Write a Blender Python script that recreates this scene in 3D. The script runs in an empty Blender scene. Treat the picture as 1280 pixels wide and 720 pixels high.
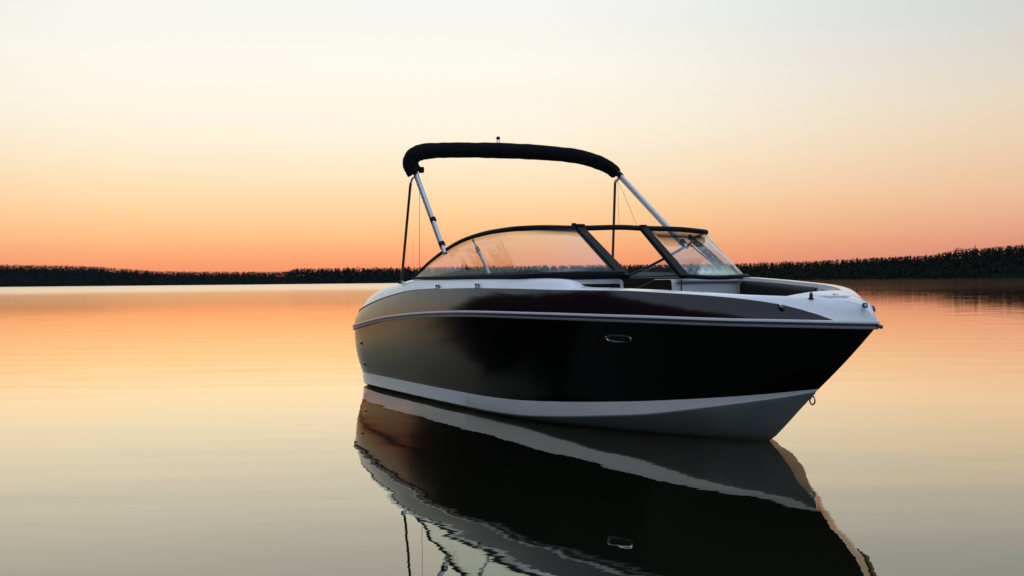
import bpy, bmesh, math, random
from mathutils import Vector, Matrix
random.seed(7)
scene = bpy.context.scene
col = scene.collection
D2R = math.radians

# ------------------------------------------------------------------ materials
def nt_new(name):
    m = bpy.data.materials.new(name); m.use_nodes = True
    m.node_tree.nodes.clear()
    return m, m.node_tree.nodes, m.node_tree.links

def pbr(name, color, rough=0.5, metal=0.0, spec=0.5, coat=0.0, coat_rough=0.03, var=0.0, vscale=8.0, bump=0.0, bscale=60.0, rvar=0.0):
    m, N, L = nt_new(name)
    out = N.new('ShaderNodeOutputMaterial'); b = N.new('ShaderNodeBsdfPrincipled')
    L.new(b.outputs[0], out.inputs['Surface'])
    b.inputs['Base Color'].default_value = (*color, 1)
    b.inputs['Roughness'].default_value = rough
    b.inputs['Metallic'].default_value = metal
    b.inputs['Specular IOR Level'].default_value = spec
    b.inputs['Coat Weight'].default_value = coat
    b.inputs['Coat Roughness'].default_value = coat_rough
    tc = N.new('ShaderNodeTexCoord')
    if var > 0 or rvar > 0:
        n = N.new('ShaderNodeTexNoise'); n.inputs['Scale'].default_value = vscale; n.inputs['Detail'].default_value = 6
        L.new(tc.outputs['Object'], n.inputs['Vector'])
    if var > 0:
        r = N.new('ShaderNodeValToRGB')
        r.color_ramp.elements[0].position = .3; r.color_ramp.elements[1].position = .7
        r.color_ramp.elements[0].color = (*[c*(1-var) for c in color], 1)
        r.color_ramp.elements[1].color = (*[min(1, c*(1+var)) for c in color], 1)
        L.new(n.outputs['Fac'], r.inputs['Fac']); L.new(r.outputs[0], b.inputs['Base Color'])
    if rvar > 0:
        mr = N.new('ShaderNodeMapRange'); mr.inputs['To Min'].default_value = max(0.01, rough-rvar); mr.inputs['To Max'].default_value = rough+rvar
        L.new(n.outputs['Fac'], mr.inputs['Value']); L.new(mr.outputs[0], b.inputs['Roughness'])
    if bump > 0:
        n2 = N.new('ShaderNodeTexNoise'); n2.inputs['Scale'].default_value = bscale; n2.inputs['Detail'].default_value = 4
        bp = N.new('ShaderNodeBump'); bp.inputs['Strength'].default_value = 1; bp.inputs['Distance'].default_value = bump
        L.new(tc.outputs['Object'], n2.inputs['Vector']); L.new(n2.outputs['Fac'], bp.inputs['Height']); L.new(bp.outputs[0], b.inputs['Normal'])
    return m

M = {}
M['black_gel']  = pbr('black gelcoat', (.0018,.0016,.0016), .12, spec=.40, rvar=.03, vscale=3, bump=.0006, bscale=1.3)
M['brown_gel']  = pbr('dark brown gelcoat', (.014,.007,.008), .10, spec=.45, coat=.2, coat_rough=.08, rvar=.04, vscale=3, bump=.0005, bscale=1.6)
M['white_gel']  = pbr('white gelcoat', (.86,.87,.88), .22, spec=.5, coat=.4, var=.03, vscale=3, rvar=.06)
M['bottom_gel'] = pbr('grey white bottom gelcoat', (.20,.225,.225), .35, spec=.4, var=.12, vscale=2.5, rvar=.1)
M['liner']      = pbr('white moulded liner', (.66,.67,.70), .35, var=.04, vscale=4)
M['rail']       = pbr('pale grey rub rail', (.78,.77,.79), .22, spec=.6, var=.05, vscale=10)
M['rail_low']   = pbr('grey lower rail lip', (.26,.25,.27), .3, spec=.5)
M['rail_dark']  = pbr('dark rub rail insert', (.06,.055,.065), .35)
M['steel']      = pbr('stainless steel', (.72,.74,.77), .14, metal=1, rvar=.05, vscale=20)
M['alu']        = pbr('anodised aluminium tube', (.62,.66,.70), .28, metal=1, var=.1, vscale=30, rvar=.06)
M['frame']      = pbr('black anodised frame', (.005,.007,.008), .5, spec=.16, rvar=.08, vscale=12)
M['dark_tube']  = pbr('dark bronze tube', (.03,.022,.018), .35, spec=.5)
M['canvas']     = pbr('black canvas', (.008,.008,.010), .95, spec=.12, var=.35, vscale=30, bump=.012, bscale=9)
M['black_vinyl']= pbr('black vinyl', (.004,.004,.0045), .55, spec=.2, bump=.0015, bscale=40)
M['grey_vinyl'] = pbr('grey vinyl', (.10,.095,.09), .5, spec=.4, bump=.0015, bscale=40)
M['tan_vinyl']  = pbr('pale vinyl', (.55,.52,.47), .5, spec=.35, bump=.0015, bscale=40)
M['rubber']     = pbr('black rubber', (.015,.015,.015), .6)
M['floor']      = pbr('grey deck carpet', (.09,.08,.07), .95, spec=.1, var=.3, vscale=60, bump=.003, bscale=150)
M['lens']       = pbr('light lens', (.5,.5,.48), .1, spec=.6, coat=.5)
M['rope']       = pbr('dark cord', (.05,.04,.035), .8)
M['port_glass'] = pbr('dark oval lens', (.01,.01,.012), .1, spec=.5)
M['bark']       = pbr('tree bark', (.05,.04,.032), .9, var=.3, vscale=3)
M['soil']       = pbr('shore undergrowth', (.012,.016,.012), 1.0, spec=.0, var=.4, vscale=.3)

for _m in (M['white_gel'], M['bottom_gel']):
    N_, L_ = _m.node_tree.nodes, _m.node_tree.links
    b_ = next(n for n in N_ if n.type == 'BSDF_PRINCIPLED'); src = b_.inputs['Base Color'].links[0].from_socket
    tc_ = N_.new('ShaderNodeTexCoord'); sx = N_.new('ShaderNodeSeparateXYZ'); L_.new(tc_.outputs['Object'], sx.inputs[0])
    nz_ = N_.new('ShaderNodeTexNoise'); nz_.inputs['Scale'].default_value = 5; nz_.inputs['Detail'].default_value = 5; L_.new(tc_.outputs['Object'], nz_.inputs['Vector'])
    ma = N_.new('ShaderNodeMath'); ma.operation = 'MULTIPLY_ADD'; L_.new(nz_.outputs['Fac'], ma.inputs[0]); ma.inputs[1].default_value = .05; L_.new(sx.outputs[2], ma.inputs[2])
    mp_ = N_.new('ShaderNodeMapRange'); L_.new(ma.outputs[0], mp_.inputs['Value'])
    for k_, v_ in zip(('From Min','From Max','To Min','To Max'), (.030,.070,.75,0)): mp_.inputs[k_].default_value = v_
    mx_ = N_.new('ShaderNodeMix'); mx_.data_type = 'RGBA'; L_.new(mp_.outputs[0], mx_.inputs[0]); L_.new(src, mx_.inputs[6]); mx_.inputs[7].default_value = (.16,.15,.10,1)
    L_.new(mx_.outputs[2], b_.inputs['Base Color'])

def glass_mat():
    m, N, L = nt_new('tinted windshield glass')
    out = N.new('ShaderNodeOutputMaterial')
    tr = N.new('ShaderNodeBsdfTransparent'); tr.inputs[0].default_value = (.945,.975,.97,1)
    gl = N.new('ShaderNodeBsdfGlossy'); gl.inputs['Roughness'].default_value = .03; gl.inputs[0].default_value = (.95,1,1,1)
    di = N.new('ShaderNodeBsdfDiffuse'); di.inputs[0].default_value = (.42,.60,.64,1)
    fr = N.new('ShaderNodeFresnel')
    ge = N.new('ShaderNodeNewGeometry'); im = N.new('ShaderNodeMapRange'); L.new(ge.outputs['Backfacing'], im.inputs['Value']); im.inputs['To Min'].default_value = 1.45; im.inputs['To Max'].default_value = 1/1.45; L.new(im.outputs[0], fr.inputs[0])
    tc = N.new('ShaderNodeTexCoord'); no = N.new('ShaderNodeTexNoise'); no.inputs['Scale'].default_value = 2.2; no.inputs['Detail'].default_value = 5
    L.new(tc.outputs['Object'], no.inputs['Vector'])
    mr = N.new('ShaderNodeMapRange'); mr.inputs['From Min'].default_value=.35; mr.inputs['From Max'].default_value=.7
    mr.inputs['To Min'].default_value = .025; mr.inputs['To Max'].default_value = .055
    L.new(no.outputs['Fac'], mr.inputs['Value'])
    m1 = N.new('ShaderNodeMixShader'); L.new(mr.outputs[0], m1.inputs[0]); L.new(tr.outputs[0], m1.inputs[1]); L.new(di.outputs[0], m1.inputs[2])
    m2 = N.new('ShaderNodeMixShader'); L.new(fr.outputs[0], m2.inputs[0]); L.new(m1.outputs[0], m2.inputs[1]); L.new(gl.outputs[0], m2.inputs[2])
    L.new(m2.outputs[0], out.inputs['Surface'])
    return m
M['glass'] = glass_mat()

def foliage_mat(name, c0, c1):
    m, N, L = nt_new(name)
    out = N.new('ShaderNodeOutputMaterial'); b = N.new('ShaderNodeBsdfPrincipled'); L.new(b.outputs[0], out.inputs['Surface'])
    b.inputs['Roughness'].default_value = .9; b.inputs['Specular IOR Level'].default_value = .1
    g = N.new('ShaderNodeNewGeometry'); n = N.new('ShaderNodeTexNoise'); n.inputs['Scale'].default_value = .12; n.inputs['Detail'].default_value = 5
    L.new(g.outputs['Position'], n.inputs['Vector'])
    r = N.new('ShaderNodeValToRGB'); r.color_ramp.elements[0].position=.35; r.color_ramp.elements[1].position=.65
    r.color_ramp.elements[0].color = (*c0,1); r.color_ramp.elements[1].color = (*c1,1)
    L.new(n.outputs['Fac'], r.inputs['Fac']); L.new(r.outputs[0], b.inputs['Base Color'])
    return m
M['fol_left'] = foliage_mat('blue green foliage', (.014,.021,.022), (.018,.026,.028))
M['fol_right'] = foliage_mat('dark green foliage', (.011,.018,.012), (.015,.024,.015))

def water_mat():
    m, N, L = nt_new('calm lake water')
    out = N.new('ShaderNodeOutputMaterial')
    g = N.new('ShaderNodeNewGeometry')
    sep = N.new('ShaderNodeSeparateXYZ'); L.new(g.outputs['Position'], sep.inputs[0])
    def math_(op, a=None, b=None, va=None, vb=None, clamp=False):
        n = N.new('ShaderNodeMath'); n.operation = op; n.use_clamp = clamp
        if a is not None: L.new(a, n.inputs[0])
        elif va is not None: n.inputs[0].default_value = va
        if b is not None: L.new(b, n.inputs[1])
        elif vb is not None: n.inputs[1].default_value = vb
        return n.outputs[0]
    def mapr(v, a, b, c, d, smooth=True):
        n = N.new('ShaderNodeMapRange'); n.interpolation_type = 'SMOOTHSTEP' if smooth else 'LINEAR'
        L.new(v, n.inputs['Value'])
        for k, x in zip(('From Min','From Max','To Min','To Max'), (a,b,c,d)): n.inputs[k].default_value = x
        return n.outputs[0]
    # ripples: long low swells, finer ripples
    def noise(sx, sy, detail, rot=0.0):
        mp = N.new('ShaderNodeMapping'); mp.inputs['Scale'].default_value = (sx, sy, 1); mp.inputs['Rotation'].default_value = (0,0,rot)
        L.new(g.outputs['Position'], mp.inputs['Vector'])
        n = N.new('ShaderNodeTexNoise'); n.inputs['Scale'].default_value = 1; n.inputs['Detail'].default_value = detail; n.inputs['Roughness'].default_value = .5
        L.new(mp.outputs[0], n.inputs['Vector']); return n.outputs['Fac']
    n1 = noise(.35, 1.3, 1.0, .08)
    n2 = noise(2.2, 6.0, 2.0, -.12)
    n3 = noise(.03, .06, 2.0, .2)
    n4 = noise(5.0, 9.0, 2.0, .3)
    h = math_('MULTIPLY', n1, vb=.0050)
    h2 = math_('MULTIPLY', n2, vb=.0011)
    patch = mapr(n3, .4, .62, .35, 1.0)
    h2 = math_('MULTIPLY', h2, patch)
    h4 = math_('MULTIPLY', n4, vb=.00022)
    hs = math_('ADD', math_('ADD', h, h2), h4)
    bp = N.new('ShaderNodeBump'); bp.inputs['Strength'].default_value = 1; bp.inputs['Distance'].default_value = 1
    L.new(hs, bp.inputs['Height'])
    # wind ruffled water: far, on the left (west) side of the lake
    dist = math_('SQRT', math_('ADD', math_('MULTIPLY', sep.outputs[0], sep.outputs[0]), math_('MULTIPLY', sep.outputs[1], sep.outputs[1])))
    az = math_('ARCTAN2', sep.outputs[0], sep.outputs[1])
    nb = noise(.006, .03, 3.0, 0)
    azj = math_('ADD', az, math_('MULTIPLY', math_('SUBTRACT', nb, vb=.5), vb=.35))
    west = mapr(azj, .08, .26, 1, 0)
    mid = math_('MULTIPLY', mapr(dist, 20, 75, 0, 1), west)
    distj = math_('MULTIPLY', dist, math_('ADD', math_('MULTIPLY', nb, vb=.5), vb=.75))
    far = math_('MULTIPLY', mapr(distj, 120, 190, 0, 1), west)
    base = mapr(dist, 20, 140, .012, .045)
    rough = math_('ADD', math_('ADD', base, math_('MULTIPLY', mid, vb=.07)), math_('MULTIPLY', far, vb=.09))
    gl = N.new('ShaderNodeBsdfGlossy'); gl.distribution = 'GGX'
    gl.inputs[0].default_value = (1,.935,.79,1)
    L.new(rough, gl.inputs['Roughness']); L.new(bp.outputs[0], gl.inputs['Normal'])
    di = N.new('ShaderNodeBsdfDiffuse'); di.inputs[0].default_value = (.009,.010,.006,1)
    fr = N.new('ShaderNodeFresnel'); fr.inputs[0].default_value = 1.33; L.new(bp.outputs[0], fr.inputs['Normal'])
    frp = math_('MULTIPLY', fr.outputs[0], vb=1.9, clamp=True)
    mx = N.new('ShaderNodeMixShader'); L.new(frp, mx.inputs[0]); L.new(di.outputs[0], mx.inputs[1]); L.new(gl.outputs[0], mx.inputs[2])
    L.new(mx.outputs[0], out.inputs['Surface'])
    return m
M['water'] = water_mat()

# ------------------------------------------------------------------ helpers
def tag(o, label=None, cat=None, group=None, kind=None):
    if label: o['label'] = label
    if cat: o['category'] = cat
    if group: o['group'] = group
    if kind: o['kind'] = kind
    return o

class MB:
    def __init__(s): s.v = []; s.f = []; s.m = []; s.mats = []
    def mi(s, mat):
        if mat not in s.mats: s.mats.append(mat)
        return s.mats.index(mat)
    def add(s, vs, fs, mat):
        k = len(s.v); s.v += [tuple(p) for p in vs]; i = s.mi(mat)
        for f in fs: s.f.append(tuple(q+k for q in f)); s.m.append(i)
    def grid(s, rows, mat, rowmats=None, closed=False, flip=False):
        """rows: list of equal-length point lists"""
        n = len(rows[0]); k = len(s.v)
        for r in rows: s.v += [tuple(p) for p in r]
        for i in range(len(rows)-1):
            mt = s.mi(rowmats[i] if rowmats else mat)
            for j in range(n if closed else n-1):
                a = k+i*n+j; b = k+i*n+(j+1)%n; c = b+n; d = a+n
                s.f.append((a,d,c,b) if flip else (a,b,c,d)); s.m.append(mt)
    def box(s, c, size, mat, rot=None):
        x,y,z = [q/2 for q in size]
        vs = [Vector((sx*x,sy*y,sz*z)) for sx in (-1,1) for sy in (-1,1) for sz in (-1,1)]
        if rot: vs = [rot @ v for v in vs]
        vs = [v+Vector(c) for v in vs]
        s.add(vs, [(0,1,3,2),(4,6,7,5),(0,4,5,1),(2,3,7,6),(0,2,6,4),(1,5,7,3)], mat)
    def tube(s, pts, r, mat, n=10, caps=True, squash=1.0, up=Vector((0,0,1))):
        pts = [Vector(p) for p in pts]; rows = []
        rr = r if isinstance(r, (list,tuple)) else [r]*len(pts)
        prevx = None
        for i, p in enumerate(pts):
            t = (pts[min(i+1,len(pts)-1)]-pts[max(i-1,0)]).normalized()
            if prevx is None:
                a = up if abs(t.dot(up)) < .95 else Vector((1,0,0))
                x = t.cross(a).normalized()
            else:
                x = (prevx - t*prevx.dot(t)).normalized()
            prevx = x; y = t.cross(x)
            rows.append([p + x*rr[i]*math.cos(2*math.pi*k/n) + y*rr[i]*squash*math.sin(2*math.pi*k/n) for k in range(n)])
        base = len(s.v); s.grid(rows, mat, closed=True)
        if caps:
            i = s.mi(mat)
            s.f.append(tuple(base+k for k in range(n))[::-1]); s.m.append(i)
            s.f.append(tuple(base+(len(rows)-1)*n+k for k in range(n))); s.m.append(i)
    def ball(s, c, r, mat, sc=(1,1,1), n=10):
        rows = []
        for i in range(n+1):
            a = math.pi*i/n
            rows.append([(c[0]+r*sc[0]*math.sin(a)*math.cos(b), c[1]+r*sc[1]*math.sin(a)*math.sin(b), c[2]+r*sc[2]*math.cos(a)) for b in [2*math.pi*k/(2*n) for k in range(2*n)]])
        s.grid(rows, mat, closed=True)
    def build(s, name, parent=None, smooth=True, angle=35, bevel=0, seg=2, solid=0, offset=0, subsurf=0):
        me = bpy.data.meshes.new(name); me.from_pydata(s.v, [], s.f)
        for m in s.mats: me.materials.append(m)
        me.polygons.foreach_set('material_index', s.m)
        me.validate(); me.update()
        bm = bmesh.new(); bm.from_mesh(me)
        bmesh.ops.remove_doubles(bm, verts=bm.verts, dist=1e-5)
        bmesh.ops.dissolve_degenerate(bm, edges=bm.edges, dist=1e-6)
        bmesh.ops.recalc_face_normals(bm, faces=bm.faces)
        bm.to_mesh(me); bm.free()
        if smooth:
            me.polygons.foreach_set('use_smooth', [True]*len(me.polygons))
            try: me.set_sharp_from_angle(angle=D2R(angle))
            except Exception: pass
        o = bpy.data.objects.new(name, me); col.objects.link(o)
        if parent: o.parent = parent
        if solid:
            md = o.modifiers.new('thickness','SOLIDIFY'); md.thickness = solid; md.offset = offset
        if bevel:
            md = o.modifiers.new('bevel','BEVEL'); md.width = bevel; md.segments = seg; md.limit_method = 'ANGLE'
        if subsurf:
            md = o.modifiers.new('sub','SUBSURF'); md.levels = subsurf; md.render_levels = subsurf
        return o

def curve(knots):
    """monotone cubic interpolation through (x, y) knots"""
    xs = [k[0] for k in knots]; ys = [k[1] for k in knots]; n = len(xs)
    d = [(ys[i+1]-ys[i])/(xs[i+1]-xs[i]) for i in range(n-1)]
    m = [d[0]]+[0 if d[i-1]*d[i] <= 0 else 2*d[i-1]*d[i]/(d[i-1]+d[i]) for i in range(1,n-1)]+[d[-1]]
    def f(x):
        if x <= xs[0]: return ys[0]
        if x >= xs[-1]: return ys[-1]
        i = max(j for j in range(n-1) if xs[j] <= x)
        h = xs[i+1]-xs[i]; t = (x-xs[i])/h
        return ((2*t**3-3*t*t+1)*ys[i]+(t**3-2*t*t+t)*h*m[i]+(-2*t**3+3*t*t)*ys[i+1]+(t**3-t*t)*h*m[i+1])
    return f
def smooth_path(pts, k=6):
    P = [Vector(p) for p in pts]; out = []
    for i in range(len(P)-1):
        a = P[max(i-1,0)]; b = P[i]; c = P[i+1]; d = P[min(i+2,len(P)-1)]
        for j in range(k):
            t = j/k
            out.append(.5*((2*b)+(c-a)*t+(2*a-5*b+4*c-d)*t*t+(3*b-a-3*c+d)*t**3))
    out.append(P[-1]); return out
def lerp(a, b, t): return a+(b-a)*t

# ------------------------------------------------------------------ camera
cam = bpy.data.cameras.new('camera'); co = bpy.data.objects.new('camera', cam); col.objects.link(co)
F = 1300.0; roll = D2R(.5); pitch = -math.atan(10/F)
fw = Vector((0, math.cos(pitch), math.sin(pitch))); rt = Vector((1,0,0)); up = rt.cross(fw)
R = math.cos(roll)*rt-math.sin(roll)*up; U = math.cos(roll)*up+math.sin(roll)*rt
mw = Matrix((R, U, -fw)).transposed().to_4x4(); mw.translation = Vector((0,0,1.2))
co.matrix_world = mw
cam.sensor_width = 36; cam.lens = 36*F/1280; cam.clip_start = .05; cam.clip_end = 20000
scene.camera = co

# ------------------------------------------------------------------ sky and sun
SUN_AZ = D2R(-10)        # measured from +Y towards +X
SUN_EL = D2R(-.3)
w = bpy.data.worlds.new('World'); scene.world = w; w.use_nodes = True
N = w.node_tree.nodes; L = w.node_tree.links; N.clear()
out = N.new('ShaderNodeOutputWorld'); bg = N.new('ShaderNodeBackground'); L.new(bg.outputs[0], out.inputs[0])
sky = N.new('ShaderNodeTexSky'); sky.sky_type = 'NISHITA'; sky.sun_disc = False
sky.sun_elevation = SUN_EL; sky.sun_rotation = SUN_AZ; sky.air_density = 1.2; sky.dust_density = 2.5; sky.ozone_density = 1.5
tc = N.new('ShaderNodeTexCoord')
sp = N.new('ShaderNodeSeparateXYZ'); L.new(tc.outputs['Generated'], sp.inputs[0])
ab = N.new('ShaderNodeMath'); ab.operation = 'ABSOLUTE'; L.new(sp.outputs[2], ab.inputs[0])
sq = N.new('ShaderNodeMath'); sq.operation = 'SQRT'; L.new(ab.outputs[0], sq.inputs[0])   # spreads the low sky over the ramp
def s2l(c): return tuple((x/255/12.92 if x/255 <= .04045 else ((x/255+.055)/1.055)**2.4) for x in c)
def sramp(stops):
    r = N.new('ShaderNodeValToRGB'); cr = r.color_ramp
    while len(cr.elements) > 1: cr.elements.remove(cr.elements[-1])
    for i, (el, c) in enumerate(stops):
        p = math.sqrt(math.sin(D2R(el)))
        e = cr.elements[0] if i == 0 else cr.elements.new(p)
        e.position = p; e.color = (*s2l(c), 1)
    L.new(sq.outputs[0], r.inputs[0]); return r.outputs[0]
warm = sramp([(0,(249,142,108)),(.8,(251,155,110)),(1.6,(253,174,121)),(2.6,(254,195,138)),(4,(255,213,162)),(5.8,(254,230,194)),(8,(254,243,221)),(11.5,(252,248,236)),(15,(245,246,241)),(22,(222,228,230)),(38,(204,216,230)),(90,(182,204,236))])
cool = sramp([(0,(190,128,126)),(.8,(204,136,124)),(1.8,(221,151,127)),(3,(230,171,140)),(4.6,(235,191,157)),(6.6,(234,204,174)),(9,(228,212,190)),(12,(214,212,206)),(15,(202,211,214)),(22,(184,196,204)),(38,(196,210,228)),(90,(182,204,236))])
dusk = sramp([(0,(60,60,78)),(2,(78,80,100)),(6,(112,118,142)),(14,(160,176,206)),(28,(204,220,244)),(90,(182,204,236))])
# angle from the sunset
vx = N.new('ShaderNodeCombineXYZ'); L.new(sp.outputs[0], vx.inputs[0]); L.new(sp.outputs[1], vx.inputs[1])
nm = N.new('ShaderNodeVectorMath'); nm.operation = 'NORMALIZE'; L.new(vx.outputs[0], nm.inputs[0])
dt = N.new('ShaderNodeVectorMath'); dt.operation = 'DOT_PRODUCT'; L.new(nm.outputs[0], dt.inputs[0]); dt.inputs[1].default_value = (math.sin(SUN_AZ), math.cos(SUN_AZ), 0)
ac = N.new('ShaderNodeMath'); ac.operation = 'ARCCOSINE'; L.new(dt.outputs['Value'], ac.inputs[0])
def wmap(a, b):
    n = N.new('ShaderNodeMapRange'); n.interpolation_type = 'SMOOTHSTEP'; L.new(ac.outputs[0], n.inputs['Value'])
    n.inputs['From Min'].default_value = D2R(a); n.inputs['From Max'].default_value = D2R(b); return n.outputs[0]
def wmix(f, a, b):
    n = N.new('ShaderNodeMix'); n.data_type = 'RGBA'; L.new(f, n.inputs[0]); L.new(a, n.inputs[6]); L.new(b, n.inputs[7]); return n.outputs[2]
c1 = wmix(wmap(8, 43), warm, cool)
c2 = wmix(wmap(36, 82), c1, dusk)
# faint uneven haze streaks so the gradient is not perfectly clean
mp = N.new('ShaderNodeMapping'); mp.inputs['Scale'].default_value = (1.2,1.2,9); L.new(tc.outputs['Generated'], mp.inputs[0])
nz = N.new('ShaderNodeTexNoise'); nz.inputs['Scale'].default_value = 1.6; nz.inputs['Detail'].default_value = 4; L.new(mp.outputs[0], nz.inputs[0])
mr = N.new('ShaderNodeMapRange'); mr.inputs['To Min'].default_value = .965; mr.inputs['To Max'].default_value = 1.035; L.new(nz.outputs['Fac'], mr.inputs['Value'])
ml = N.new('ShaderNodeVectorMath'); ml.operation = 'SCALE'; L.new(c2, ml.inputs[0]); L.new(mr.outputs[0], ml.inputs['Scale'])
# a touch of the physical sky on top
ns = N.new('ShaderNodeVectorMath'); ns.operation = 'SCALE'; L.new(sky.outputs[0], ns.inputs[0]); ns.inputs['Scale'].default_value = .012
ad = N.new('ShaderNodeVectorMath'); ad.operation = 'ADD'; L.new(ml.outputs[0], ad.inputs[0]); L.new(ns.outputs[0], ad.inputs[1])
L.new(ad.outputs[0], bg.inputs['Color']); bg.inputs['Strength'].default_value = 1.0

sl = bpy.data.lights.new('sun', 'SUN'); so = bpy.data.objects.new('sun', sl); col.objects.link(so)
sl.energy = .3; sl.angle = D2R(.5); sl.color = (1,.62,.38)
sdir = Vector((math.sin(SUN_AZ)*math.cos(SUN_EL), math.cos(SUN_AZ)*math.cos(SUN_EL), math.sin(SUN_EL)))
so.rotation_euler = sdir.to_track_quat('Z','Y').to_euler(); so.location = (0,0,30)
vs = scene.view_settings; vs.view_transform = 'Standard'; vs.look = 'None'; vs.gamma = 1; vs.exposure = 0; vs.use_curve_mapping = False

# ------------------------------------------------------------------ lake, shore, woods
b = MB()
rings = [0, 4, 8, 16, 40, 120, 400, 1200]; rows = []
for r in rings[1:]: rows.append([(r*math.cos(2*math.pi*k/96), r*math.sin(2*math.pi*k/96), 0) for k in range(96)])
b.grid(rows, M['water'], closed=True)
b.add(rows[0], [tuple(range(96))], M['water'])
wo = tag(b.build('water', smooth=False), kind='structure')
if wo.data.polygons[0].normal.z < 0: wo.data.flip_normals()

# tree-top height above the horizon line, in metres at the shore (600 m), by azimuth in degrees
tops = curve([(-180,14),(-120,16),(-90,15),(-60,14),(-40,13),(-32,12.6),(-26,12.2),(-22.5,11.4),(-20,9.2),(-18.5,8.0),(-13.6,7.4),(-12.3,7.6),(-11.6,9.6),(-7,9.8),(-2,10.6),(4,10.8),(11,10.6),(16,11.6),(20,13.2),(22,14.2),(23.2,16.6),(25,18.0),(27,19.4),(32,22),(45,23),(70,18),(110,15),(180,14)])
shore = curve([(-180,600),(-90,560),(-40,560),(-26,580),(-14,560),(-11,600),(4,640),(16,620),(24,600),(32,570),(90,540),(180,600)])
def treeh(az):      # mean tree height by azimuth
    return 2.6 if -34 < az < -12.2 else (4.0 if az < 16 else 4.6)
def ground(az, r):  # terrain height
    s = shore(az); t = r-s
    if t < 0: return -.6
    H = max(.8, tops(az)-treeh(az))
    return .15 + (H-.15)*min(1, t/55)**.8 if t < 400 else H+ (t-400)*.0015
b = MB()
azs = [-180+k*1.5 for k in range(241)]
rows = []
for dr in (-3, .0, 4, 15, 30, 55, 90, 180, 400, 1500, 5000):
    rr = []
    for a in azs[:-1]:
        r = shore(a)+dr; rr.append((r*math.sin(D2R(a)), r*math.cos(D2R(a)), -.6 if dr < 0 else ground(a, r)-.0))
    rows.append(rr)
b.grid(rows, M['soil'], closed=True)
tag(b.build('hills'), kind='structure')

def add_tree(b, x, y, z, h, kind, nleaf, mat, leafk=.20, wdk=1.0):
    """trunk plus a crown of leaf clumps through its volume; kind 0 broadleaf, 1 spruce, 2 pine"""
    lean = random.uniform(-.03,.03)*h
    r = h*.012
    b.grid([[(x+r*math.cos(a), y+r*math.sin(a), z-.4) for a in (0,2.1,4.2)], [(x+lean, y, z+h*.9)]*3], M['bark'], closed=True)
    wd = wdk*h*(.36 if kind == 0 else .24 if kind == 1 else .26)*random.uniform(.8,1.25)
    lo = .05 if kind < 2 else .2
    vs = []; fs = []
    for i in range(nleaf):
        t = random.random()**.8 if kind == 1 else random.random()
        if kind == 0: rad = wd*math.sqrt(max(.02, 1-(2*t-1)**2))
        elif kind == 1: rad = wd*(1-t)*(.7+.3*((t*7) % 1))
        else: rad = wd*math.sqrt(max(.02, 1-(1.6*t-.7)**2))
        zz = z+h*(lo+(1-lo)*t); a = random.uniform(0, 6.283); q = rad*math.sqrt(random.random())
        cx = x+lean*t+q*math.cos(a); cy = y+q*math.sin(a)
        s = leafk*h*random.uniform(.5,1.3)*(1.25-.75*t)
        k = len(vs)
        for j in range(3): 
            vs.append((cx+random.uniform(-s,s), cy+random.uniform(-s,s), zz+random.uniform(-s,s)*.8))
        fs.append((k,k+1,k+2))
    # the crown's tip
    k = len(vs)
    vs += [(x+lean-.05*h*.5, y, z+h*.9), (x+lean+.05*h*.5, y, z+h*.9), (x+lean, y, z+h*random.uniform(1.0,1.06))]; fs.append((k,k+1,k+2))
    b.add(vs, fs, mat)
def wood(name, a0, a1, step, leaves, mat, label, kinds, rows_=3, hv=(.84,1.06), wdk=1.0):
    b = MB(); a = a0
    while a < a1:
        for row in range(rows_):
            aa = a+random.uniform(-step, step)*.7; r = shore(aa)+ (2, 16, 30, 43, 54, 62, 70)[row]+random.uniform(-2,9)
            h = treeh(aa)*random.uniform(*hv)*(.95 if row == 0 else 1)
            if random.random() < .04 and wdk < 2: h *= 1.25
            add_tree(b, r*math.sin(D2R(aa)), r*math.cos(D2R(aa)), ground(aa, r), h, random.choice(kinds), leaves, mat, .20, wdk)
        # low scrub along the bank
        aa = a; r = shore(aa)+1.5; x = r*math.sin(D2R(aa)); y = r*math.cos(D2R(aa))
        add_tree(b, x, y, .0, random.uniform(2.0,3.4), 0, leaves//3, mat)
        a += step*random.uniform(.7,1.3)
    o = b.build(name, smooth=False)
    tag(o, label, 'wood', kind='stuff'); return o
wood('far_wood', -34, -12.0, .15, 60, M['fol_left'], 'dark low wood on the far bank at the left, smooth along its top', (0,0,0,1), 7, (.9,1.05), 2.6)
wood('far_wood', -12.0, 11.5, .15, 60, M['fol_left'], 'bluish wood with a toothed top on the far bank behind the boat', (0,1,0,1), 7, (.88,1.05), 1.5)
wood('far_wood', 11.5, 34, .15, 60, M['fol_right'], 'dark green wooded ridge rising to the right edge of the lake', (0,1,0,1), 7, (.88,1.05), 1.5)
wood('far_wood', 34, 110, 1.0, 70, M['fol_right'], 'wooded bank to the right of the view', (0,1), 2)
wood('far_wood', -110, -34, 1.0, 70, M['fol_left'], 'wooded bank to the left of the view', (0,1), 2)

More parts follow.
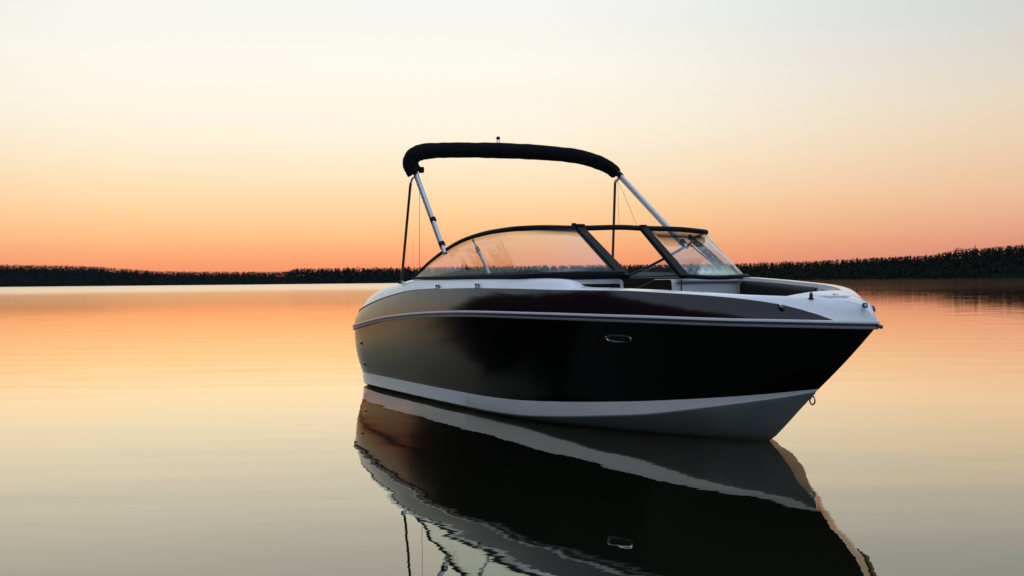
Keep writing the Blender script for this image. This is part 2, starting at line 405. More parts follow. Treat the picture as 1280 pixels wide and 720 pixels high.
# a nearer wooded point of land on the left, just outside the picture: the side of the boat mirrors it
def pt_h(az, r):
    e = min(1, (-44-az)/14) if az < -44 else 0
    return -.5 + 3.2*min(1, max(0, (r-50)/12))*max(0, e)**.6
b = MB(); rows = []
for r in (46, 50, 54, 60, 75, 110, 180):
    rows.append([(r*math.sin(D2R(a)), r*math.cos(D2R(a)), pt_h(a, r)) for a in [-44-1.5*k for k in range(72)]])
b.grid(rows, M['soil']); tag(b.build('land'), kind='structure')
b = MB(); a = -48.0
while a > -148:
    for row in range(4):
        aa = a+random.uniform(-1,1); r = 55+row*6+random.uniform(-2,2)
        h = (random.uniform(19,21)+12*max(0, min(1, (-60-aa)/12)))*min(1, max(.22, .22+(-47-aa)/9))
        add_tree(b, r*math.sin(D2R(aa)), r*math.cos(D2R(aa)), pt_h(aa, r)-.2, h, 0, 420, M['fol_right'], .085)
    aa = a; add_tree(b, 51*math.sin(D2R(aa)), 51*math.cos(D2R(aa)), 0, random.uniform(3,6), 0, 160, M['fol_right'], .12)
    a -= 2.0
tag(b.build('near_wood', smooth=False), 'tall dark wood on a point of land beyond the left edge of the view', 'wood', kind='stuff')

# ------------------------------------------------------------------ the boat
boat = bpy.data.objects.new('motorboat', None); col.objects.link(boat)
boat.location = (-.87424, 12.55227, 0); boat.rotation_euler = (0,0,D2R(-60.6386))
tag(boat, 'black and white open bow motorboat with folded black canopy, floating on the calm lake', 'motorboat')

XR = 6.63
rail_b = curve([(0,1.08),(.04,1.115),(.12,1.14),(.3,1.165),(1,1.205),(2,1.238),(3,1.252),(4,1.215),(4.67,1.12),(5.34,.93),(5.87,.68),(6.20,.43),(6.40,.25),(6.52,.125),(6.59,.05),(6.63,.0)])
rail_z = curve([(0,.685),(.3,.72),(.7,.77),(1.2,.826),(2.45,.905),(3.4,.932),(4.5,.938),(5.3,.934),(5.9,.922),(6.3,.915),(6.66,.905)])
chin_b = curve([(0,.97),(.12,1.0),(.3,1.02),(1,1.045),(2,1.06),(3,1.05),(4,.965),(4.8,.775),(5.4,.52),(5.8,.24),(6.09,0)])
chin_z = curve([(0,.03),(1,.036),(3,.040),(3.6,.05),(4.2,.093),(4.7,.145),(5.04,.184),(5.39,.246),(5.76,.32),(6.04,.387),(6.09,.402)])
strp_b = curve([(0,1.0),(.12,1.035),(.3,1.055),(1,1.08),(2,1.095),(3,1.085),(4,1.0),(4.8,.805),(5.4,.548),(5.8,.27),(6.12,0)])
strp_z = curve([(0,.158),(1,.165),(3,.168),(3.6,.178),(4.24,.215),(4.89,.267),(5.39,.319),(5.79,.37),(6.12,.425)])
keel_z = curve([(0,-.42),(3.2,-.42),(4.3,-.34),(5.0,-.22),(5.35,-.12),(5.63,0),(5.87,.2),(6.085,.40)])
us = [0,.004,.012,.025,.05]+[.05+.95*k/60 for k in range(1,61)]
us = [1-(1-u)**1.0 for u in us]
def side_pt(u, v):     # v 0 stripe line .. 1 rail line
    xs = u*6.12; xr = u*XR
    x = lerp(xs, xr-.02*u, v)
    bs = strp_b(xs); br = rail_b(xr)-.012*(u < .999)
    zz0 = strp_z(xs); zz1 = rail_z(xr)-.045
    y = lerp(bs, br, v); z = lerp(zz0, zz1, v)
    bul = math.sin(math.pi*v)
    y += bul*(.028*(1-u)**.5 - .055*max(0, u-.55)/.45*(1-u)**.35*1.6) if u < 1 else 0
    # stem is slightly curved
    x += .012*bul*u**8
    return x, max(0,y), z
def hull_rows(sgn):
    rows = []; mats = []
    NB = 6
    for k in range(NB+1):       # keel to chine
        t = k/NB; r = []
        for u in us:
            x = u*6.085; cb = chin_b(u*6.09)
            y = cb*t; z = lerp(keel_z(x), chin_z(u*6.09)-.012, t) - .02*math.sin(math.pi*t)*(1-u)
            # lifting strakes
            r.append((x, sgn*y, z))
        rows.append(r)
        if k < NB: mats.append(M['bottom_gel'])
    rows.append([(u*6.09, sgn*(chin_b(u*6.09)+.018*(1-u)), chin_z(u*6.09)) for u in us]); mats.append(M['bottom_gel'])
    rows.append([(u*6.12, sgn*max(0,strp_b(u*6.12)), strp_z(u*6.12)) for u in us]); mats.append(M['white_gel'])
    NV = 12
    for k in range(1, NV+1):
        rows.append([(lambda p:(p[0], sgn*p[1], p[2]))(side_pt(u, k/NV)) for u in us]); mats.append(M['black_gel'])
    return rows, mats
b = MB()
for sgn in (-1, 1):
    rows, mats = hull_rows(sgn)
    b.grid(rows, None, rowmats=mats)
# transom
rs, _ = hull_rows(-1)
prof = [r[0] for r in rs]
for i in range(len(prof)-1):
    p, q = prof[i], prof[i+1]
    mt = M['bottom_gel'] if i < 7 else (M['white_gel'] if i < 8 else M['black_gel'])
    b.add([p, q, (q[0]-.02, -q[1], q[2]) if False else (q[0], -q[1], q[2]), (p[0], -p[1], p[2])], [(0,1,2,3)], mt)
hull = b.build('hull', boat, angle=28)

# rub rail: bright lip, dark insert, bright lower lip, swept round both sides and the bow
def rail_line(off, dz):
    pts = []
    for sgn in (-1, 1):
        seq = us if sgn == -1 else us[::-1]
        for u in seq:
            if u == 1 and sgn == 1: continue
            x = u*XR; 
            x2 = x+.012; e = .01
            dx = (rail_b(min(XR,x+e))-rail_b(max(0,x-e)))/(min(XR,x+e)-max(0,x-e))
            n = Vector((-dx, 1, 0)).normalized() if u < 1 else Vector((1,0,0))
            pts.append(Vector((x+n.x*off, sgn*(rail_b(x)+n.y*off) if u < 1 else 0, rail_z(x)+dz)))
    return pts
prof = [(-.015,.004),(.008,.006),(.017,.001),(.018,-.010),(.008,-.014),(.006,-.032),(.013,-.036),(.013,-.043),(.008,-.049),(-.015,-.049)]
rows = [rail_line(o, z) for o, z in prof]
b = MB(); b.grid(rows, None, rowmats=[M['rail']]*4+[M['rail_dark']]*1+[M['rail_low']]*4)
rub = b.build('rub_rail', boat, angle=50)

# deck moulding -------------------------------------------------------------
band_z = curve([(0,.838),(.3,.90),(.6,.955),(1.15,1.036),(1.86,1.103),(2.48,1.123),(3.2,1.132),(4,1.127),(4.5,1.120),(5,1.117),(5.5,1.097),(5.9,1.066),(6.13,1.028),(6.28,.985),(6.36,.955),(6.44,.916),(6.66,.905)])
top_zs = curve([(0,.925),(.25,1.01),(.5,1.075),(.8,1.125),(1.3,1.175),(1.65,1.212),(3.5,1.212),(4.1,1.209),(4.38,1.200),(4.56,1.140),(5,1.128),(5.5,1.107),(5.9,1.082),(6.2,1.066),(6.38,1.050),(6.51,1.025),(6.585,.985),(6.63,.915)])
top_zp = curve([(0,.925),(.25,1.01),(.5,1.075),(.8,1.125),(1.3,1.175),(1.65,1.212),(3.5,1.212),(4.3,1.205),(4.8,1.185),(5.3,1.160),(5.7,1.140),(6.0,1.115),(6.25,1.082),(6.38,1.054),(6.51,1.027),(6.585,.985),(6.63,.915)])
def off(x, a): return min(a, rail_b(x)*.55)
xs_deck = [0,.03,.08,.15,.25]+[.25+k*(XR-.25)/70 for k in range(1,71)]
xs_deck[-1] = XR
def deck_rows(sgn):
    tz = top_zs if sgn < 0 else top_zp
    rows = [[] for _ in range(9)]
    for x in xs_deck:
        rb = rail_b(x)-.008*(x < XR); rz = rail_z(x)+.003; bz = max(rz+.001, band_z(x)); t = max(tz(x), bz+.004)
        o1 = off(x,.060)*min(1, (bz-rz)/.10); o2 = off(x,.150)
        mid = (rb-o1*.34, rz+(bz-rz)*.50)
        P = [(rb, rz), mid, (rb-o1, bz),
             (rb-o1-(o2-o1)*.06, bz+.003),
             (lerp(rb-o1, rb-o2, .35), lerp(bz, t, .50)),
             (lerp(rb-o1, rb-o2, .75), lerp(bz, t, .88)),
             (rb-o2, t), (rb-off(x,.19), t+.003), (rb-off(x,.25), t)]
        for i, (y, z) in enumerate(P): rows[i].append((x, sgn*max(0,y), z))
    return rows
deck_mats = [M['brown_gel']]*2+[M['white_gel']]*6
b = MB()
X_AFT, X_FWD = 1.35, 6.02
for sgn in (-1, 1):
    rows = deck_rows(sgn); b.grid(rows, None, rowmats=deck_mats)
    # aft deck and foredeck between the inner edges
inn_s = deck_rows(-1)[8]; inn_p = deck_rows(1)[8]
NC = 10
def cross(i, crown, dip=0):
    a = Vector(inn_s[i]); c = Vector(inn_p[i]); return [tuple(a.lerp(c, k/NC)+Vector((0,0,crown*math.sin(math.pi*k/NC)-dip))) for k in range(NC+1)]
ia = [i for i, x in enumerate(xs_deck) if x <= X_AFT]; iff = [i for i, x in enumerate(xs_deck) if x >= X_FWD]
b.grid([cross(i, .02 if xs_deck[i] > .25 else 0) for i in ia], M['white_gel'])
b.grid([cross(i, .012*min(1,(XR-xs_deck[i])/.3)) for i in iff], M['white_gel'])
# stern closing wall from the rail up
sr = [r[0] for r in deck_rows(-1)]; pr = [r[0] for r in deck_rows(1)]
for i in range(8): b.add([sr[i], sr[i+1], pr[i+1], pr[i]], [(0,1,2,3)], M['brown_gel'] if i < 2 else M['white_gel'])
deck = b.build('deck', boat, angle=32)

for sgn in (-1, 1):
    b = MB(); r2 = deck_rows(sgn)[2]
    pp = [Vector(p)+Vector((0,sgn*.001,.004)) for p in r2 if p[0] < 2.5]
    b.tube(pp, [.0075*(1-.7*i/len(pp)) for i in range(len(pp))], M['dark_tube'], 6); b.build('pinstripe', boat)
# interior liner: inner walls from coaming to floor
FL = .42
def fl_z(x): return FL+.16*max(0, min(1, (x-4.3)/.9))
def fl_b(x): return max(.02, min(rail_b(x)-off(x,.25)-.03, strp_b(min(x,6.1))-.05))
b = MB()
idx = [i for i, x in enumerate(xs_deck) if ia[-1] <= i <= iff[0]]
for rows_ in (inn_s, inn_p):
    top = [Vector(rows_[i]) for i in idx]
    s = 1 if rows_ is inn_s else -1
    low = [Vector((p.x, -s*fl_b(p.x), fl_z(p.x))) for p in top]
    lip = [Vector((p.x, p.y+s*.004, p.z-.03)) for p in top]
    b.grid([top, lip, low], None, rowmats=[M['white_gel'], M['liner']])
b.add([inn_s[ia[-1]], inn_p[ia[-1]], (X_AFT, inn_p[ia[-1]][1]-.03, FL), (X_AFT, inn_s[ia[-1]][1]+.03, FL)], [(0,1,2,3)], M['liner'])
pf = inn_p[iff[0]]; sf = inn_s[iff[0]]
b.add([sf, pf, (pf[0], fl_b(pf[0]), fl_z(pf[0])), (sf[0], -fl_b(pf[0]), fl_z(pf[0]))], [(0,1,2,3)], M['grey_vinyl'])
b.build('liner', boat)
b = MB()
fx = [xs_deck[i] for i in idx]
b.grid([[(x, -fl_b(x), fl_z(x)) for x in fx], [(x, fl_b(x), fl_z(x)) for x in fx]], M['floor'])
b.build('floor', boat, smooth=False)

# consoles carrying the windshield; walk-through between them
def console(y0, y1, name, slot):
    b = MB(); s = 1 if y0 > 0 else -1
    xf = 4.27; z1 = 1.196
    n = 8; rows = []
    prof = [(3.45,FL),(3.45,.86),(3.52,1.02),(3.62,1.09),(3.95,1.17),(4.02,z1),(xf-.02,z1),(xf,z1-.02),(xf+.015,z1-.25),(xf+.03,FL)]
    for (x, z) in prof: rows.append([(x, lerp(y0, y1, k/n), z) for k in range(n+1)])
    b.grid(rows, None, rowmats=[M['black_vinyl']]*4+[M['liner']]*5)
    b.add([(x, y0, z) for x, z in prof], [tuple(range(len(prof)))], M['black_vinyl' if s > 0 else 'liner'])
    b.add([(x, y1, z) for x, z in prof], [tuple(range(len(prof)))[::-1]], M['liner'])
    return b.build(name, boat, bevel=.012)
cS = console(-.97, -.33, 'console', True)
cP = console(.17, .95, 'console', False)
# starboard console: dark recessed slot facing the bow, curling round the side
b = MB()
b.box((4.286,-.68,1.105), (.02,.60,.115), M['black_vinyl'])
b.build('recess_panel', cS, bevel=.008)
b = MB(); b.box((4.292,.26,1.09),(.012,.006,.2), M['rail_dark']); b.box((4.296,.26,1.035),(.02,.05,.02), M['rail_dark']); b.box((4.292,.56,1.166),(.014,.70,.010), M['rail_dark'])
b.build('door_latch', cP, smooth=False)
# dash, wheel
b = MB(); b.box((3.55,-.65,1.06),(.05,.46,.14), M['black_vinyl'], Matrix.Rotation(D2R(-28),3,'Y')); d = b.build('dashboard', boat, bevel=.012)
b = MB()
for k in range(3): b.tube([(3.517,-.80+.15*k,1.062),(3.500,-.80+.15*k,1.075)], .045, M['steel'], 16)
b.build('gauge', d)
b = MB()
ctr = Vector((3.36,-.65,.98)); ax = Matrix.Rotation(D2R(-25),3,'Y')
ring = [ctr+ax@Vector((0,.17*math.cos(a),.17*math.sin(a))) for a in [2*math.pi*k/24 for k in range(25)]]
b.tube(ring, .014, M['rubber'], 8)
for a in (.5,2.6,4.7): b.tube([ctr, ctr+ax@Vector((0,.165*math.cos(a),.165*math.sin(a)))], .009, M['steel'], 6)
b.tube([ctr, ctr+Vector((.17,0,.03))], .025, M['rubber'], 8)
b.build('steering_wheel', boat)

# seats
def cushion(name, c, size, mat, rot=None, parent=boat, bev=.035):
    b = MB(); b.box(c, size, mat, rot); return b.build(name, parent, bevel=bev, seg=3)
for y in (-.62, .60):
    s = cushion('helm_seat', (2.75,y,.72), (.48,.50,.14), M['black_vinyl'])
    cushion('backrest', (2.50,y,.95), (.10,.48,.40), M['black_vinyl'], None, s)
    b = MB(); b.tube([(2.75,y,FL),(2.75,y,.66)], .05, M['steel'], 12); b.build('pedestal', s)
s = cushion('bench_seat', (1.70,0,.72), (.50,1.80,.16), M['tan_vinyl']); cushion('backrest', (1.43,0,.93), (.10,1.80,.38), M['black_vinyl'], None, s)
s = cushion('sun_pad', (.68,0,1.105), (.85,1.30,.07), M['tan_vinyl'])
for sgn, inn in ((1, inn_p), (-1, inn_s)):
    b = MB(); rows = [[],[],[],[]]
    for i in idx:
        x, y, z = inn[i]
        if 1.45 < x < 4.15:
            for k, (dy, dz) in enumerate(((-.01,.004),(.03,-.004),(.035,-.06),(.045,-.62))): rows[k].append((x, y-sgn*dy, z+dz))
    b.grid(rows, M['black_vinyl']); b.build('side_bolster', boat, angle=60)
# bow bolsters follow the inner coaming, black vinyl; seat bases under them
for sgn, inn in ((1, inn_p), (-1, inn_s)):
    b = MB(); rows = [[],[],[],[],[]]
    for i in idx:
        x, y, z = inn[i]
        if 4.31 < x < 5.62:
            t = min(1, max(0, (5.62-x)/.18)); q = .05*math.sqrt(t)+.004
            for k, (dy, dz) in enumerate(((.004,-.028),(q*.8,-.040),(q,-.07),(q,-.30),(.004,-.34))): rows[k].append((x, y-sgn*dy, z+dz))
    b.grid(rows, M['black_vinyl'], closed=False); b.build('bow_bolster', boat, angle=60)
    b = MB(); rows = [[],[]]
    for i in idx:
        x, y, z = inn[i]
        if 5.60 < x < 6.0: 
            rows[0].append((x, y-sgn*.006, z-.035)); rows[1].append((x, y-sgn*.014, z-.24))
    if len(rows[0]) > 1: b.grid(rows, M['grey_vinyl']); b.build('bow_side_pad', boat, solid=.01)
    b = MB(); rows = [[],[],[],[]]
    for i in idx:
        x, y, z = inn[i]
        if 4.31 < x < 5.45:
            yo = min(abs(y)-.05, lerp(fl_b(x), abs(y), .6)-.03); yi = max(.02, yo-.36); rows[0].append((x, sgn*yo, .84)); rows[1].append((x, sgn*yi, .84)); rows[2].append((x, sgn*yi, .74)); rows[3].append((x, sgn*yi, fl_z(x)))
    b.grid(rows, None, rowmats=[M['black_vinyl'],M['black_vinyl'],M['liner']]); b.build('bow_seat', boat, angle=40)

# foredeck furniture -------------------------------------------------------
b = MB(); hz = 1.066
hv = [(6.08,-.16),(6.08,.16),(6.32,.10),(6.38,.0),(6.32,-.10)]
b.add([(x,y,hz) for x,y in hv]+[(x,y,hz+.012) for x,y in hv], [(0,1,2,3,4),(9,8,7,6,5)]+[(i,(i+1)%5,5+(i+1)%5,5+i) for i in range(5)], M['white_gel'])
h_ = b.build('anchor_locker_hatch', boat, bevel=.006)
b = MB(); b.tube([(6.28,-.02,hz+.016),(6.28,.02,hz+.016)], .008, M['steel'], 8); b.build('latch', h_)
def deck_pt(x, row, sgn=-1):
    tz = deck_rows(sgn)[row]; best = min(tz, key=lambda p: abs(p[0]-x)); return Vector(best)
# bow navigation light on the nose
b = MB(); p = deck_pt(6.50, 5); b.box(p+Vector((.045,-.006,.012)), (.062,.03,.034), M['rubber'], Matrix.Rotation(D2R(-38),3,'Z')); o = b.build('navigation_light', boat, bevel=.01)
b = MB(); b.ball(p+Vector((.065,-.022,.012)), .012, M['lens'], n=6); b.build('lens', o)
# chrome pull-up cleat on the edge of the dark band
def cleat(p, yaw, name='cleat', L_=.11, mat=M['steel'], par=boat):
    b = MB(); rz = Matrix.Rotation(yaw,3,'Z')
    q = lambda x,y,z: Vector(p)+rz@Vector((x,y,z))
    for s in (-.25,.25): b.tube([q(s*L_,0,-.01), q(s*L_,0,.028)], .011, mat, 8)
    b.tube(smooth_path([q(-.5*L_,0,.024), q(-.25*L_,0,.032), q(.25*L_,0,.032), q(.5*L_,0,.024)],3), .0085, mat, 8)
    b.tube([q(-.3*L_,0,-.002), q(.3*L_,0,-.002)], .018, mat, 10, squash=.35)
    return b.build(name, par)
p = deck_pt(6.20, 2)
b = MB()
ringp = [p+Vector((-.008,-.004,-.004))+Matrix.Rotation(D2R(-45),3,'Z')@Vector((.058*math.cos(a), -.004-.012*math.sin(a), .018*math.sin(a))) for a in [2*math.pi*k/20 for k in range(21)]]
b.tube(ringp, .0075, M['steel'], 8)
b.tube([p+Vector((-.03,.004,-.012)), p+Vector((.03,-.03,-.012))], .012, M['rail_dark'], 8, squash=.5)
b.build('pull_up_cleat', boat)
cleat(deck_pt(6.30, 6)+Vector((0,0,.0)), D2R(-50), 'bow_cleat', .075, M['dark_tube'])
# bow handle on the port side of the nose and tow ring at the stem head
b = MB(); p = deck_pt(6.45, 4, 1)
b.tube(smooth_path([p+Vector((-.06,.0,.0)), p+Vector((-.03,.02,.014)), p+Vector((.01,.005,.014)), p+Vector((.035,-.02,-.004))],4), .013, M['dark_tube'], 8)
b.build('bow_handle', boat)
b = MB(); b.tube([(6.630,0,.885),(6.660,0,.875)], .012, M['rail_dark'], 8); b.ball((6.662,0,.875), .014, M['rail_dark'], n=6); b.build('bow_stop', boat)
# bow eye on the stem
b = MB(); c0 = Vector((6.045,0,.345)); 
b.tube([c0+Vector((.024*math.cos(a)+.012, 0, .030*math.sin(a)-.005)) for a in [2*math.pi*k/18 for k in range(19)]], .006, M['steel'], 8)
b.tube([c0+Vector((-.05,0,.03)), c0+Vector((.0,0,.01))], .010, M['steel'], 8)
b.build('bow_eye', boat)

# oval chrome-ringed light low on the black side
def on_side(u, v, sgn=-1):
    p = Vector(side_pt(u, v)); p.y *= sgn
    a = Vector(side_pt(u+.01, v)); c = Vector(side_pt(u, v+.02)); a.y *= sgn; c.y *= sgn
    t = (a-p).normalized(); s = (c-p).normalized(); n = t.cross(s).normalized()
    if n.y*sgn < 0: n = -n
    return p, t, s, n
def oval(u, v, rx, rz, sgn=-1):
    p, t, s, n = on_side(u, v, sgn); s = n.cross(t); s = s if s.z > 0 else -s
    pw = lambda q: math.copysign(abs(q)**.75, q)
    b = MB(); b.tube([p+t*rx*pw(math.cos(a))+s*rz*pw(math.sin(a))+n*.004 for a in [2*math.pi*k/32 for k in range(33)]], .0085, M['steel'], 8)
    o = b.build('docking_light', boat)
    b = MB(); rows = []
    for q in (1,.7,.35,0): rows.append([p+t*rx*q*pw(math.cos(a))+s*rz*q*pw(math.sin(a))+n*(.003+.006*(1-q*q)) for a in [2*math.pi*k/32 for k in range(32)]])
    b.grid(rows, M['port_glass'], closed=True); b.build('lens', o)
for s in (-1,1): oval(.777, .80, .112, .029, s)
# small drain fittings by the stern corner
for (u, v) in ((.058,.66),(.052,.20)):
    p, t, s, n = on_side(u, v); b = MB(); b.tube([p-n*.01, p+n*.012], .017, M['rubber'], 12); b.tube([p-n*.004, p+n*.006], .026, M['steel'], 14); b.build('drain_fitting', boat)
# cleats / snaps where the windshield meets the side deck
for x in (2.46, 3.22):
    for s in (-1,1):
        p = deck_pt(x, 3, s); cleat(p+Vector((0,0,.006)), 0, 'cleat', .10)
# swim platform and stern drive
b = MB(); n = 12; pl = []
for k in range(n+1):
    a = -math.pi/2+math.pi*k/n; pl.append((-.02-.50*max(0,math.cos(a))**.35, .80*math.sin(a)))
b.add([(x,y,.24) for x,y in pl]+[(x,y,.31) for x,y in pl], [tuple(range(n+1)), tuple(range(n+1,2*n+2))[::-1]]+[(i,(i+1)%(n+1),(n+1)+(i+1)%(n+1),n+1+i) for i in range(n+1)], M['white_gel'])
b.build('swim_platform', boat, bevel=.012)
b = MB(); b.box((-.28,0,-.05),(.30,.16,.42), M['rubber']); b.box((-.36,0,-.38),(.22,.07,.4), M['rubber']); b.tube([(-.5,0,-.36),(-.15,0,-.36)], [.03,.06], M['rubber'], 12); b.build('stern_drive', boat, bevel=.03)

# windshield ----------------------------------------------------------------
wsE = bpy.data.objects.new('windshield', None); col.objects.link(wsE); wsE.parent = boat; wsE.location = (0,0,0)
# top edge (starboard aft -> round the front -> port)
TOP_S = [(1.62,-1.065,1.222),(1.92,-1.05,1.36),(2.28,-1.03,1.485),(2.62,-1.00,1.575),(3.02,-.975,1.625),(3.40,-.950,1.642),(3.58,-.895,1.645)]
BOT_S = [(1.66,-1.075,1.214),(2.10,-1.085,1.214),(2.60,-1.090,1.214),(3.05,-1.085,1.214),(3.50,-1.075,1.214),(3.85,-1.060,1.214),(4.08,-1.00,1.216)]
ST = (3.67,-.72,1.650); SB = (4.25,-.80,1.224)
M1T = (3.66,-.37,1.652); M1B = (4.31,-.36,1.228)
M2T = (3.78,.24,1.655); M2B = (4.31,.27,1.224)
CT = (3.82,.90,1.632); CB = (4.30,.97,1.215)
TOP_P = [(3.79,.955,1.628),(3.62,.975,1.590),(3.49,1.0,1.530),(3.1,1.02,1.41),(2.7,1.04,1.30),(2.35,1.055,1.225)]
BOT_P = [(4.20,1.03,1.206),(4.00,1.06,1.208),(3.80,1.075,1.212),(3.3,1.08,1.214),(2.8,1.085,1.214),(2.32,1.08,1.214)]
def pane(top, bot, k=5):
    t = smooth_path(top, k); q = smooth_path(bot, k)
    rows = []
    for s in range(5):
        f = s/4; rows.append([a.lerp(c, f) for a, c in zip(t, q)])
    b = MB(); b.grid(rows, M['glass']); return b.build('glass_pane', wsE, solid=.005, angle=60)
pane(TOP_S+[ST, M1T], BOT_S+[SB, M1B])
def flat_pane(a, b_, c, d):
    b = MB(); n = 8
    b.grid([[Vector(a).lerp(Vector(b_), i/n) for i in range(n+1)], [Vector(d).lerp(Vector(c), i/n) for i in range(n+1)]], M['glass']); return b.build('glass_pane', wsE, solid=.005)
flat_pane(M2T, CT, CB, M2B)
pane([CT]+TOP_P[:1], [CB]+BOT_P[:1], 4)
pane(TOP_P, BOT_P)
# frames
def frame(pts, r, name='frame', sq=1.0, k=5, mat=M['frame'], n=10, rr=None):
    b = MB(); b.tube(smooth_path(pts, k), r, mat, n, squash=sq); return b.build(name, wsE)
top_path = TOP_S+[ST, M1T, (3.74,0,1.662), M2T, (3.82,.62,1.650), CT, TOP_P[0]]
b = MB(); sp_ = smooth_path(top_path, 6); nn = len(sp_)
b.tube(sp_, [.011+.010*min(1, i/(nn*.45)) for i in range(nn)], M['frame'], 10, squash=1.15); b.build('top_frame', wsE)
b = MB(); sp_ = smooth_path([Vector(p)+Vector((0,0,.012)) for p in BOT_S+[SB, M1B]], 5); nn = len(sp_)
b.tube(sp_, [.012+.020*min(1, i/(nn*.5)) for i in range(nn)], M['frame'], 8, squash=.7, up=Vector((0,1,0))); b.build('base_frame', wsE)
frame([M2B, (4.32,.6,1.206), CB, BOT_P[0], BOT_P[1]], .030, 'base_frame', .7)
frame([p for p in BOT_P[1:]], .016, 'base_frame')
def mull(a, c, w, th=.018):
    a = Vector(a); c = Vector(c); b = MB(); d = (c-a).normalized(); sd = Vector((0,1,0)); nn = d.cross(sd).normalized()
    rows = []
    for q, f in ((a-d*.02,1.0),(a+d*.06,1.0),(c,1.25),(c+d*.02,1.25)):
        rows.append([q+sd*w*f/2*s1+nn*th*s2 for s1, s2 in ((-1,-1),(1,-1),(1,1),(-1,1))])
    b.grid(rows, M['frame'], closed=True)
    b.add(rows[0], [(0,1,2,3)], M['frame']); b.add(rows[-1], [(3,2,1,0)], M['frame'])
    return b.build('mullion', wsE, bevel=.005)
m1 = mull(M1T, M1B, .085, .020); m2 = mull(M2T, M2B, .075, .020)
b = MB(); b.box(Vector(M1T)+Vector((-.005,0,.026)),(.05,.10,.022), M['frame']); b.box(Vector(M1T)+Vector((-.012,-.05,.02)),(.05,.02,.05), M['frame']); b.build('hinge', m1, bevel=.004)
b = MB(); b.box(Vector(M2T)+Vector((-.005,0,.024)),(.045,.06,.016), M['frame']); b.build('hinge', m2, bevel=.004)
# port corner post with stitched seal, and the port wing's top frame
frame([(3.79,.955,1.628),(3.62,.975,1.590),(3.49,1.0,1.530)], .010, 'wing_frame', k=4)
frame([(3.49,1.0,1.530),(3.1,1.02,1.41),(2.7,1.04,1.30),(2.35,1.055,1.225)], .013, 'wing_frame', k=4)
frame([(3.49,1.0,1.530),(3.75,.985,1.395),(4.02,.985,1.245)], .008, 'wing_frame', k=4)
b = MB(); A_ = Vector((3.50,.985,1.605)); B_ = Vector((4.10,.995,1.235)); d = (B_-A_).normalized(); upv = Vector((.3,0,1)); 
n_ = 26; rows = []
side = d.cross(Vector((0,1,0))).normalized()
for i in range(n_+1):
    q = A_.lerp(B_, i/n_); wv = .020+.014*math.sin(i/n_*math.pi)+.003*math.sin(i*2.1)
    rows.append([q-side*wv, q+side*wv])
b.grid(rows, M['canvas']); post = b.build('corner_post', wsE, solid=.012)
for i in range(3, n_-1, 3):
    b = MB(); q = A_.lerp(B_, i/n_)+Vector((.004,-.010,0)); b.ball(q+side*random.uniform(-.012,.012), random.uniform(.007,.013), M['lens'], sc=(1,.4,.8), n=5); b.build('snap', post)
# tubes added behind the starboard glass, imitating the leg's optical image in it
b = MB(); b.tube([(2.80,-.985,1.575),(2.90,-.985,1.48)], .009, M['alu'], 8); b.tube([(2.88,-.985,1.50),(3.12,-.985,1.255)], .014, M['alu'], 8); b.tube([(2.88,-.985,1.50),(2.92,-.985,1.458)], .019, M['frame'], 8); b.build('leg_glass_image', wsE)

# bimini, folded in its boot ------------------------------------------------
bim = bpy.data.objects.new('bimini_canopy', None); col.objects.link(bim); bim.parent = boat; bim.location = (0,0,0)
ARCH = [(1.752,-1.092,2.285),(1.747,-1.114,2.321),(1.741,-1.140,2.392),(1.751,-1.095,2.466),(1.773,-.983,2.508),(1.819,-.754,2.527),(1.886,-.421,2.537),(1.954,-.082,2.539),(2.023,.264,2.531),(2.093,.617,2.506),(2.138,.841,2.455),(2.169,.995,2.391),(2.187,1.075,2.325)]
ap = smooth_path(ARCH, 12); nn = len(ap)
def rad(i):
    t = i/(nn-1); base = .080 if t < .7 else lerp(.080,.066,(t-.7)/.3)
    e = min(1, (t/.03)**.5 if t < .03 else 1, ((1-t)/.02)**.5 if t > .98 else 1)
    return base*(.72+.28*e)*(1+.014*math.sin(t*61)+.022*math.sin(t*23+1)+.012*math.sin(t*113)+.01*math.sin(t*171+2))
b = MB(); b.tube(ap, [rad(i) for i in range(nn)], M['canvas'], 20, squash=1.0)
boot = b.build('canvas_boot', bim, angle=70)
b = MB(); b.tube([p+Vector((.074,0,-.02)) for p in ap[9:-6]], .006, M['canvas'], 6); b.build('zip_seam', boot)
b = MB(); b.box((1.80,-1.045,2.315),(.05,.05,.06), M['canvas']); b.build('strap_tail', boot, bevel=.01)
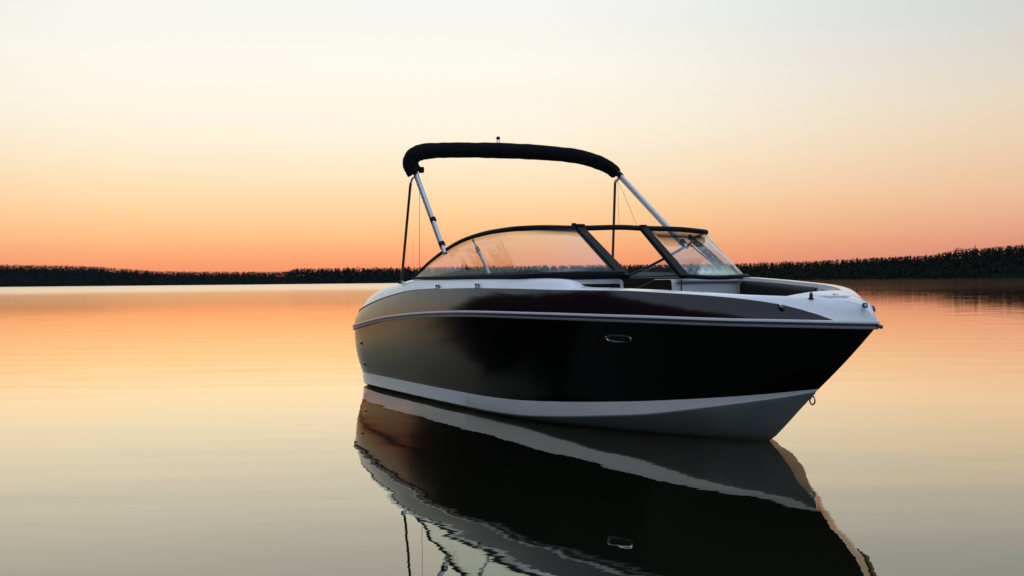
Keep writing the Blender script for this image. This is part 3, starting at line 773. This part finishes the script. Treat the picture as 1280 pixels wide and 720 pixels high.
def leg(a, c, r, sleeve):
    a = Vector(a); c = Vector(c); b = MB()
    b.tube([a, c], r, M['alu'], 12)
    off_ = (c-a).cross(Vector((0,1,0))).normalized()*(r*1.5)
    b.tube([a-off_, a.lerp(c,.93)-off_], r*.72, M['alu'], 10)
    o = b.build('leg', bim)
    for t in sleeve:
        b = MB(); q = a.lerp(c, t); q2 = a.lerp(c, t+.035); b.tube([q, q2], r*1.5, M['frame'], 12)
        b.build('clamp', o)
    return o
leg((1.755,-1.10,2.33),(2.40,-1.075,1.46), .021, (.60,.88))
leg((2.20,1.06,2.36),(3.47,.99,1.50), .020, (.04,.93))
b = MB(); b.tube([(1.66,-1.10,2.19),(1.645,-1.10,2.15),(1.40,-1.10,1.185)], .0135, M['dark_tube'], 10); b.tube([(1.66,-1.10,2.19),(1.70,-1.10,2.235),(1.78,-1.10,2.25)], .011, M['alu'], 8); b.tube([(1.40,-1.10,1.17),(1.40,-1.10,1.20)], .03, M['steel'], 12); b.build('support_strut', bim)
b = MB(); b.tube([(2.205,1.05,2.26),(2.19,1.05,2.23),(2.12,1.05,1.20)], .0135, M['dark_tube'], 10); b.tube([(2.19,1.05,2.235),(2.26,1.05,2.275)], .014, M['alu'], 8); b.tube([(2.12,1.05,1.195),(2.12,1.05,1.225)], .03, M['steel'], 12); b.build('support_strut', bim)
# tensioning cords
b = MB(); b.tube([(1.84,-1.08,2.16),(1.80,-1.07,1.9),(1.77,-1.06,1.30)], .0022, M['rope'], 5); b.build('cord', bim)
b = MB(); b.tube(smooth_path([(2.24,1.05,2.24),(2.40,1.04,2.05),(2.62,1.03,1.72)],5), .0018, M['rope'], 5); b.build('cord', bim)
b = MB(); b.tube([(2.24,1.05,2.24),(2.26,1.05,1.75)], .0016, M['rope'], 5); b.build('cord', bim)
# all-round light on top of the boot
b = MB(); p0 = Vector((1.90,-.215,2.60)); 
for s in (-.012,.012): b.tube([p0+Vector((0,s,-.01)), p0+Vector((0,s,.06))], .005, M['alu'], 8)
o = b.build('stern_light', bim)
b = MB(); b.ball(p0+Vector((0,0,.072)), .022, M['rubber'], sc=(1,1,.8), n=8); b.build('lamp_head', o)
